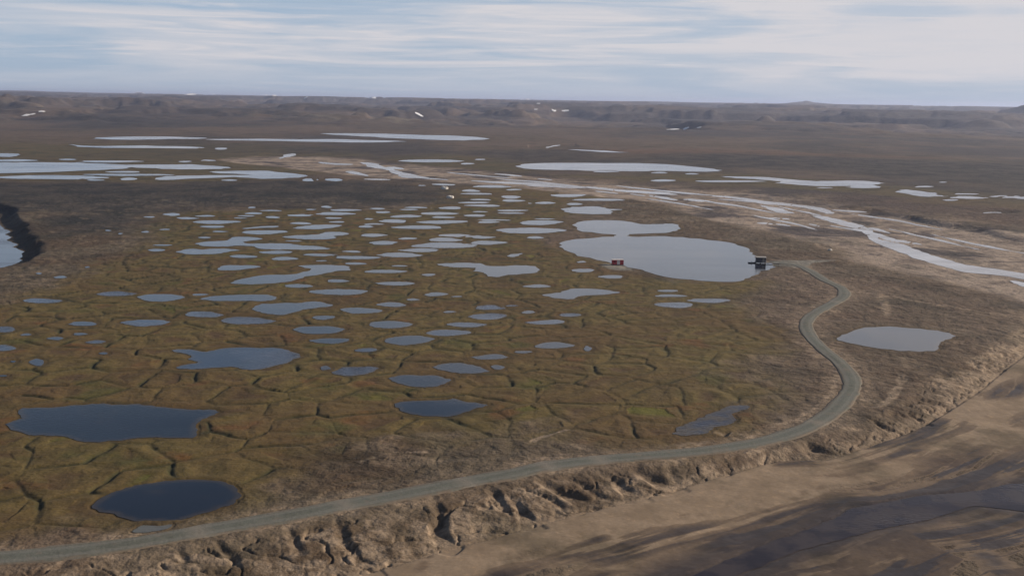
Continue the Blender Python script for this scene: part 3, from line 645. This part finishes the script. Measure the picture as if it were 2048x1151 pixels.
# ------------------------------------------------------------------ ground sheets
gm = ground_material()
azs = np.tan(np.linspace(-R(33), R(33), 1250)); azs = np.concatenate([np.tan(np.linspace(-R(62), -R(33.4), 70)), azs, np.tan(np.linspace(R(33.4), R(62), 70))])
dy = np.arange(960, 33, -.85); ys = CAM_H*F_PX/2/dy
ysf = [ys[-1]]
while ysf[-1] < 27000: ysf.append(ysf[-1]*1.0105)
ysf = np.array(ysf)
def sheet(name, yy):
    Y, T = np.meshgrid(yy, azs, indexing='ij'); X = Y*T; x = X.ravel(); y = Y.ravel()
    z, A = terrain(x, y, None, True)
    co = np.stack([x, y, z], 1).astype(np.float32); nr, nc = Y.shape
    idx = np.arange(nr*nc).reshape(nr, nc); q = np.stack([idx[:-1, :-1], idx[:-1, 1:], idx[1:, 1:], idx[1:, :-1]], -1).reshape(-1, 4)
    me = bpy.data.meshes.new(name); me.vertices.add(len(co)); me.vertices.foreach_set('co', co.ravel())
    me.loops.add(q.size); me.loops.foreach_set('vertex_index', q.ravel().astype(np.int32))
    me.polygons.add(len(q)); me.polygons.foreach_set('loop_start', np.arange(0, q.size, 4, dtype=np.int32))
    me.polygons.foreach_set('use_smooth', np.ones(len(q), bool)); me.update(calc_edges=True)
    for k, v in A.items():
        a = me.color_attributes.new(k, 'FLOAT_COLOR', 'POINT'); a.data.foreach_set('color', v.astype(np.float32).ravel())
    me.materials.append(gm); o = bpy.data.objects.new(name, me); COL.objects.link(o); o['kind'] = 'structure'; return o
sheet('ground', ys); sheet('hills', ysf)

def link(name, bm, mat, parent=None):
    me = bpy.data.meshes.new(name); bm.to_mesh(me); bm.free()
    if mat: me.materials.append(mat)
    o = bpy.data.objects.new(name, me); COL.objects.link(o); o.parent = parent; return o
def tz(x, y, **k): return terrain(np.array([x], float), np.array([y], float), **k)[0]

# ------------------------------------------------------------------ water sheets
wm = {'pond': water_material('pond_water', (.008, .010, .018), .11, .30),
      'rippled': water_material('rippled_pond_water', (.010, .019, .046), .10, 1.6),
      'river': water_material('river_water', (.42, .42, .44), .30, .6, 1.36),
      'leftriver': water_material('silty_river_water', (.055, .058, .070), .20, .6),
      'marsh': water_material('marsh_water', (.014, .018, .036), .25, 1.0, 1.18, mottle=(.05, .036, .02)),
      'puddle': water_material('silty_puddle', (.115, .112, .095), .35, .5),
      'channel': water_material('shallow_channel_water', (.026, .022, .030), .34, .8, 1.15, mottle=(.046, .037, .038))}
def water_sheet(W, z, mat, name):
    ext = W.max(axis=0)-W.min(axis=0)
    if name in ('pond', 'marsh_pond') and W[:, 1].min() < 520 and ext.min() > 3:
        g_ = max(.8, ext.max()/45); c0 = W.mean(axis=0); gx, gy = np.meshgrid(np.arange(W[:, 0].min(), W[:, 0].max(), g_), np.arange(W[:, 1].min(), W[:, 1].max(), g_)); gx = gx.ravel(); gy = gy.ravel()
        gy = gy+.13*g_*np.sin(gx*7); d_, _ = seg_dist(gx, gy, W); k = d_ < -.45*g_; n = len(W)
        pts = [Vector(p-c0) for p in W]+[Vector((a-c0[0], b-c0[1])) for a, b in zip(gx[k], gy[k])]; dep = np.concatenate([np.zeros(n), -d_[k]])
        v_, e_, f_, ov, _, _ = delaunay_2d_cdt(pts, [(i, (i+1) % n) for i in range(n)], [], 1, 1e-5)
        dd = [dep[o[0]] if o else 0.0 for o in ov]; me = bpy.data.meshes.new(name)
        me.from_pydata([(p.x, p.y, 0) for p in v_], [], [f if (v_[f[1]]-v_[f[0]]).cross(v_[f[2]]-v_[f[0]]) > 0 else f[::-1] for f in f_])
        a = me.attributes.new('depth', 'FLOAT', 'POINT'); a.data.foreach_set('value', np.array(dd, np.float32))
        b_ = me.attributes.new('inner', 'FLOAT', 'POINT'); b_.data.foreach_set('value', np.ones(len(dd), np.float32))
        me.materials.append(mat); me.update(); o = bpy.data.objects.new(name, me); o.location = (c0[0], c0[1], z); COL.objects.link(o); o['kind'] = 'structure'; return o
    me = bpy.data.meshes.new(name); c0 = W.mean(axis=0)
    pts = [Vector((p[0]-c0[0], p[1]-c0[1], 0)) for p in W]
    tris = tessellate_polygon([pts])
    me.from_pydata([tuple(p) for p in pts], [], [t if (pts[t[1]]-pts[t[0]]).cross(pts[t[2]]-pts[t[0]]).z > 0 else t[::-1] for t in tris])
    me.materials.append(mat); me.update()
    o = bpy.data.objects.new(name, me); o.location = (c0[0], c0[1], z); COL.objects.link(o); o['kind'] = 'structure'; return o
NM_ = {'pond': 'pond', 'rippled': 'pond', 'river': 'river', 'leftriver': 'river', 'marsh': 'marsh_pond', 'puddle': 'puddle', 'channel': 'river'}
BLUE = unproj([(290,645),(407,629),(490,641),(235,587),(983,615),(975,632),(935,650),(895,664),(1095,643),(733,699),(8,658),(4,695),(111,728-60),(1350,608),(1415,601),(75,723),(125,668),(190,684),(1018,611),(1140,629),(82,602),(700,741),(485,716)])
for i_, (W, z, kind, l) in enumerate(WATER):
    if kind == 'pond' and W[:, 1].mean() < 700 and any(seg_dist(b[:1], b[1:], W)[0][0] < .5 for b in BLUE): kind = 'rippled'
    if kind == 'pond' and W.mean(axis=0)[1] > 1500: z = z+.10
    water_sheet(W, z-(.01+.004*(i_ % 6)), wm[kind], NM_[kind])

# ------------------------------------------------------------------ road
M = NM('road_gravel'); ra = M.attr('lane')
c = M.mix(M.ramp(M.noise(.5, 5, .65), .3, .7), (.084, .088, .072), (.125, .128, .106)); c = M.mix(M.ramp(M.noise(.05, 4, .6), .4, .62), c, (.112, .118, .100))
c = M.mix(M.math('MULTIPLY', ra[0], M.ramp(M.noise(.30, 5, .7, off=(1, 8, 0)), .35, .55, .2, 1.0)), c, (.165, .125, .090)); c = M.mix(M.math('MULTIPLY', M.ramp(M.noise(.16, 5, .7, off=(6, 1, 0)), .52, .66), .6), c, (.155, .130, .102)); c = M.mix(M.math('MULTIPLY', ra[1], .45), c, (.17, .165, .145)); c = M.mix(ra[2], c, (.19, .17, .14))
M.set(Base_Color=c, Roughness=.9); M.b.inputs['Specular IOR Level'].default_value = .2; M.bump(M.noise(1.2, 5, .7), .5, .3); roadm = M.m
def make_road():
    N = len(ROAD); seg = np.hypot(*(ROAD[1:]-ROAD[:-1]).T); s_ = np.concatenate([[0], np.cumsum(seg)]); n = int(s_[-1]/1.6)
    t = np.linspace(0, s_[-1], n); cx = np.interp(t, s_, ROAD[:, 0]); cy = np.interp(t, s_, ROAD[:, 1])
    tx = np.gradient(cx); ty = np.gradient(cy); l = np.hypot(tx, ty); nx = -ty/l; ny = tx/l
    offs = np.array([-1.18, -1.0, -.8, -.62, -.45, -.25, 0, .25, .45, .62, .8, 1.0, 1.18]); zo = np.array([-.15, .22, .30, .27, .31, .33, .35, .33, .31, .27, .30, .22, -.15])
    wob = 1+.16*vnoise(t/11, t*0+.5, 3)+.10*vnoise(t/3.5, t*0+2.5, 4)
    V = []; C = []; wid = np.interp(t/t[-1], [0, .08, .3, .45, .62, .8, 1], [.8, .85, .84, .82, .90, 1.0, 1.08])
    patch = np.zeros(n)
    for q in [(1088,931),(935,962),(691,1007),(396,1062),(1640,845),(1195,919),(1671,603)]:
        p = unproj([q], .2)[0]; k = np.argmin((cx-p[0])**2+(cy-p[1])**2); patch += np.exp(-((t-t[k])/1.8)**2)
    for j, (o_, z_) in enumerate(zip(offs, zo)):
        wv = wob if abs(o_) > .9 else 1
        V.append(np.stack([cx+nx*o_*ROAD_W*wv*wid, cy+ny*o_*ROAD_W*wv*wid, z_+.06*vnoise(t/15, t*0+j, 6)*(abs(o_) < 1)], 1))
        C.append(np.stack([np.full(n, 1.0 if abs(o_) > .9 else .45 if abs(o_) > .7 else 0.0)*(.8+.6*vnoise(t/7, t*0+9+j, 2)), np.full(n, float(.4 < abs(o_) < .7)), np.clip(patch, 0, 1)*.8, np.ones(n)], 1))
    m_ = len(offs); co = np.stack(V, 1).reshape(-1, 3); cc = np.stack(C, 1).reshape(-1, 4)
    idx = np.arange(n*m_).reshape(n, m_); q = np.stack([idx[:-1, :-1], idx[1:, :-1], idx[1:, 1:], idx[:-1, 1:]], -1).reshape(-1, 4)
    me = bpy.data.meshes.new('road'); me.from_pydata(co.tolist(), [], q.tolist()); me.materials.append(roadm)
    a = me.color_attributes.new('lane', 'FLOAT_COLOR', 'POINT'); a.data.foreach_set('color', np.clip(cc, 0, 1).astype(np.float32).ravel())
    for p in me.polygons: p.use_smooth = True
    o = bpy.data.objects.new('road', me); COL.objects.link(o); o['kind'] = 'structure'
make_road()

# ------------------------------------------------------------------ snow patches on the far hills
def raycast(px, py, lo=900, hi=26000):
    d = ((px-1024)/F_PX)*np.array(RV)-((py-575.5)/F_PX)*np.array(UV)+np.array(F0)
    t = np.geomspace(lo, hi, 900); pts = d[None, :]*t[:, None]+np.array([0, 0, CAM_H])
    z = terrain(pts[:, 0], pts[:, 1]); k = np.nonzero(pts[:, 2] < z)[0]
    return (pts[k[0], 0], pts[k[0], 1]) if len(k) else None
M = NM('old_snow'); M.set(Base_Color=M.mix(M.ramp(M.noise(.02, 4, .6), .4, .6), (.80, .81, .83), (.70, .70, .70)), Roughness=.8); snowm = M.m
def snow(px, py, wpx, aspect=.35, seed=0):
    hit = raycast(px, py)
    tries = 0
    while hit is None and tries < 8: py += 1; hit = raycast(px, py); tries += 1
    if hit is None: return
    x0, y0 = hit; r0 = math.hypot(x0, y0); a = wpx/F_PX*r0/2; rnd = random.Random(seed)
    nr, na = 5, 22; ang = math.atan2(x0, y0)
    lev = lambda v: (575.5-F_PX*((v_ := np.array([x0*(1+v/r0), y0*(1+v/r0), tz(x0*(1+v/r0), y0*(1+v/r0))-CAM_H])) @ np.array(UV))/(v_ @ np.array(F0)))
    vl = a*4*aspect
    for _ in range(5):
        th = max(abs(lev(vl)-lev(0)), abs(lev(-vl)-lev(0))); vl *= min(2.0, max(.3, (wpx*.16)/max(th, .2)))
    vl = min(vl, a*1.3)
    V = []; shp = [1+.22*math.sin(2*k*6.283/na+seed)+rnd.uniform(-.16, .16) for k in range(na)]
    P_ = [(x0, y0)]
    for i in range(1, nr+1):
        for k in range(na):
            t = 6.283*k/na; u = a*i/nr*shp[k]*math.cos(t); v = vl*i/nr*shp[k]*math.sin(t)
            P_.append((x0+u*math.cos(ang)+v*math.sin(ang), y0-u*math.sin(ang)+v*math.cos(ang)))
    P_ = np.array(P_); z = terrain(P_[:, 0], P_[:, 1])
    z = z+a*.09*(1-np.hypot(P_[:, 0]-x0, P_[:, 1]-y0)/(a*1.6)).clip(0, 1)+r0*.0007
    fc = [(0, 1+k, 1+(k+1) % na) for k in range(na)]
    for i in range(nr-1):
        for k in range(na):
            p = 1+i*na; q = p+na; fc.append((p+k, q+k, q+(k+1) % na, p+(k+1) % na))
    me = bpy.data.meshes.new('snow'); me.from_pydata([(p[0]-x0, p[1]-y0, zz) for p, zz in zip(P_, z)], [], fc); me.materials.append(snowm)
    for p in me.polygons: p.use_smooth = True
    o = bpy.data.objects.new('snow', me); o.location = (x0, y0, 0); COL.objects.link(o); o['kind'] = 'structure'
for i, (a, b, c_) in enumerate([(275,185,22),(385,190,30),(424,190,10),(532,190,16),(548,193,12),(745,198,18),(52,233,14),(65,230,10),(84,227,10),(838,237,15),
                               (1076,210,10),(1108,222,12),(1072,223,9),(1050,200,18),(1068,200,12),(1345,261,22),(1398,257,10),(1372,259,14),(612,202,8),(1130,224,14),(990,199,7)]):
    snow(a, b, c_, .35, i)

# ------------------------------------------------------------------ small built things
def flat(name, col, rough=.7, metal=0.0, var=.25):
    M = NM(name); n = M.noise(1.5, 4, .6); M.set(Base_Color=M.mix(M.ramp(n, .3, .7), col, tuple(v*(1-var) for v in col)), Roughness=rough, Metallic=metal); return M.m
darkwall = flat('weathered_dark_siding', (.040, .036, .045)); paleroof = flat('pale_metal_roof', (.34, .32, .29), .6); timber = flat('grey_timber', (.20, .18, .15)); steel = flat('galvanised_steel', (.35, .35, .36), .5, .6)
redp = flat('red_paint', (.42, .022, .032), .55); whitep = flat('white_paint', (.62, .56, .54), .6); glass = flat('dark_window_glass', (.02, .025, .03), .15); black = flat('black_rubber', (.02, .02, .02), .8)
def box(bm, cx, cy, cz, sx, sy, sz, bev=0.0):
    r = bmesh.ops.create_cube(bm, size=1, matrix=Matrix.Translation((cx, cy, cz)) @ Matrix.Diagonal((sx, sy, sz, 1)))
    if bev: bmesh.ops.bevel(bm, geom=list({e_ for v in r['verts'] for e_ in v.link_edges}), offset=bev, segments=1, affect='EDGES')
def pbox(name, par, mat, *boxes, bev=0.0):
    bm = bmesh.new()
    for b in boxes: box(bm, *b, bev=bev)
    return link(name, bm, mat, par)
def cyl(bm, p0, p1, r, n=10):
    p0 = Vector(p0); p1 = Vector(p1); d = p1-p0
    bmesh.ops.create_cone(bm, cap_ends=True, segments=n, radius1=r, radius2=r, depth=d.length, matrix=Matrix.Translation((p0+p1)/2) @ d.to_track_quat('Z', 'Y').to_matrix().to_4x4())
def thing(name, x, y, z, rot, label, cat, group=None):
    o = bpy.data.objects.new(name, None); COL.objects.link(o); o.location = (x, y, z); o.rotation_euler = (0, 0, rot); o['label'] = label; o['category'] = cat
    if group: o['group'] = group
    return o
# dark pump house on piles at the east shore
x0, y0 = unproj([(1521, 526)], 0)[0]
ph = thing('pump_house', x0, y0, 0, R(-8), 'dark pump house with flat pale roof, on piles at the lake edge', 'pump house')
pbox('wall', ph, darkwall, (0, 0, 1.9, 4.9, 4.0, 2.4), *[(-2.2+.55*k, -2.03, 1.9, .06, .06, 2.36) for k in range(9)])
pbox('roof', ph, paleroof, (0, 0, 3.17, 5.4, 4.5, .12), (0, -2.18, 3.08, 5.3, .05, .05), bev=.03)
d_ = pbox('door', ph, timber, (1.2, -2.07, 1.75, .95, .08, 2.0), bev=.01); pbox('handle', d_, steel, (1.55, -2.14, 1.75, .06, .06, .2))
d_ = pbox('window', ph, glass, (-1.0, -2.06, 2.2, .8, .06, .6)); pbox('frame', d_, timber, (-1.0, -2.07, 2.54, .96, .1, .08), (-1.0, -2.07, 1.86, .96, .1, .08), (-1.44, -2.07, 2.2, .08, .1, .6), (-.56, -2.07, 2.2, .08, .1, .6))
pbox('deck', ph, timber, *[(0, -2.9+.3*k, .6, 5.6, .27, .14) for k in range(19)])
for sx in (-2.4, 0, 2.4):
    for sy in (-2.6, 0, 2.2):
        bm = bmesh.new(); cyl(bm, (sx, sy, -.7), (sx, sy, .53), .14); link('pile', bm, timber, ph)
bm = bmesh.new()
for sx in (-2.7, -.9, .9, 2.7): cyl(bm, (sx, -2.95, .67), (sx, -2.95, 1.65), .035, 6)
cyl(bm, (-2.7, -2.95, 1.65), (2.7, -2.95, 1.65), .035, 6); cyl(bm, (-2.7, -2.95, 1.15), (2.7, -2.95, 1.15), .03, 6); link('railing', bm, steel, ph)
bm = bmesh.new(); cyl(bm, (-1.9, .9, 3.2), (-1.9, .9, 3.8), .09); cyl(bm, (-1.9, .9, 3.8), (-1.9, .9, 3.88), .15); link('vent_pipe', bm, steel, ph)
# footbridge from the shore to the house
fb = thing('footbridge', x0+5.3, y0-1.6, 0, R(-10), 'short pale timber footbridge between the dark pump house and the road end', 'footbridge')
pbox('deck', fb, paleroof, *[(-2.3+.3*k, 0, .55, .27, 1.5, .1) for k in range(20)])
pbox('beam', fb, timber, (.5, -.6, .42, 5.9, .14, .16), (.5, .6, .42, 5.9, .14, .16))
for sx in (-1.8, 1.6):
    for sy in (-.6, .6):
        bm = bmesh.new(); cyl(bm, (sx, sy, -.6), (sx, sy, .34), .09); link('pile', bm, timber, fb)
bm = bmesh.new()
for sx in (-2.2, -.4, 1.4, 3.2): cyl(bm, (sx, .72, .6), (sx, .72, 1.5), .03, 6)
cyl(bm, (-2.2, .72, 1.5), (3.2, .72, 1.5), .03, 6); link('railing', bm, steel, fb)
# intake float beside the pump house
fl_ = thing('intake_float', x0-4.6, y0-.2, 0, R(4), 'low dark intake float on the lake left of the pump house', 'float')
bm = bmesh.new()
for sy in (-.55, .55): cyl(bm, (-1.7, sy, .06), (1.7, sy, .06), .24, 12)
link('pontoon', bm, black, fl_); pbox('deck', fl_, darkwall, *[(-1.5+.34*k, 0, .36, .3, 1.5, .08) for k in range(10)])
bm = bmesh.new(); cyl(bm, (1.2, .0, .42), (3.4, .3, .95), .07, 8); cyl(bm, (0, 0, .4), (0, 0, .9), .16, 10); link('intake_pipe', bm, steel, fl_)
# red cabin on the west shore
x1, y1 = unproj([(1235, 529)], .2)[0]
rc = thing('red_cabin', x1, y1, .2, R(4), 'red flat-roofed cabin with white door panel on a gravel pad', 'cabin')
pbox('wall', rc, redp, (0, 0, 1.35, 5.6, 2.6, 2.3), *[(-2.7+.3*k, -1.32, 1.35, .05, .05, 2.28) for k in range(19) if not 6 < k < 12], *[(2.82, -1.1+.35*k, 1.35, .05, .05, 2.28) for k in range(7)])
pbox('roof', rc, whitep, (0, 0, 2.58, 5.9, 2.9, .14), bev=.03)
d_ = pbox('door', rc, whitep, (.25, -1.34, 1.3, 1.5, .08, 2.1), bev=.01); pbox('handle', d_, steel, (.75, -1.41, 1.3, .05, .07, .25))
d_ = pbox('window', rc, glass, (-1.6, -1.37, 1.6, .7, .05, .55)); pbox('sill', d_, redp, (-1.6, -1.39, 1.29, .84, .09, .07))
pbox('skid', rc, timber, (0, -1.0, .07, 6.0, .25, .26), (0, 1.0, .07, 6.0, .25, .26))
pbox('side_panel', rc, whitep, (2.86, 0, 1.35, .06, .25, 2.2))
# pale boulders
M = NM('pale_rock'); M.set(Base_Color=M.mix(M.ramp(M.noise(2, 5, .7), .35, .65), (.46, .44, .40), (.62, .60, .56)), Roughness=.9); M.bump(M.noise(3, 5, .7), .6, .3); rockm = M.m
def boulder(px, py, w_, label, seed):
    x, y = unproj([(px, py)], 0)[0]; bm = bmesh.new(); bmesh.ops.create_icosphere(bm, subdivisions=3, radius=1); rnd = random.Random(seed); o3 = Vector((rnd.random()*9, rnd.random()*9, 0))
    from mathutils import noise as mn
    for v in bm.verts:
        n = mn.noise(v.co*1.1+o3)*.35+mn.noise(v.co*2.6+o3)*.14; v.co *= 1+n; v.co.x *= w_/2; v.co.y *= w_/2.8; v.co.z *= w_/3.6
    o = link('boulder', bm, rockm); o.location = (x, y, tz(x, y)+w_*.12); o['label'] = label; o['category'] = 'boulder'
boulder(900.5, 396, 6.0, 'pale boulder beside dark shrubs above the many small ponds', 1)
boulder(1660, 501, 2.4, 'small white boulder at the end of a dark gully between lake and braided river', 2)
boulder(889, 378, 7.0, 'pale boulder behind the dark shrub belt near the river', 3)

# ------------------------------------------------------------------ haze
M = bpy.data.materials.new('haze'); M.use_nodes = True; t = M.node_tree; t.nodes.clear()
o_ = t.nodes.new('ShaderNodeOutputMaterial'); v_ = t.nodes.new('ShaderNodeVolumePrincipled'); v_.inputs['Density'].default_value = 4.8e-5
v_.inputs['Color'].default_value = (.57, .66, .93, 1); v_.inputs['Anisotropy'].default_value = .3
t.links.new(v_.outputs[0], o_.inputs['Volume'])
bm = bmesh.new(); box(bm, 0, 14500, 66, 98000, 30000, 160); hz = link('haze', bm, M); hz['kind'] = 'stuff'
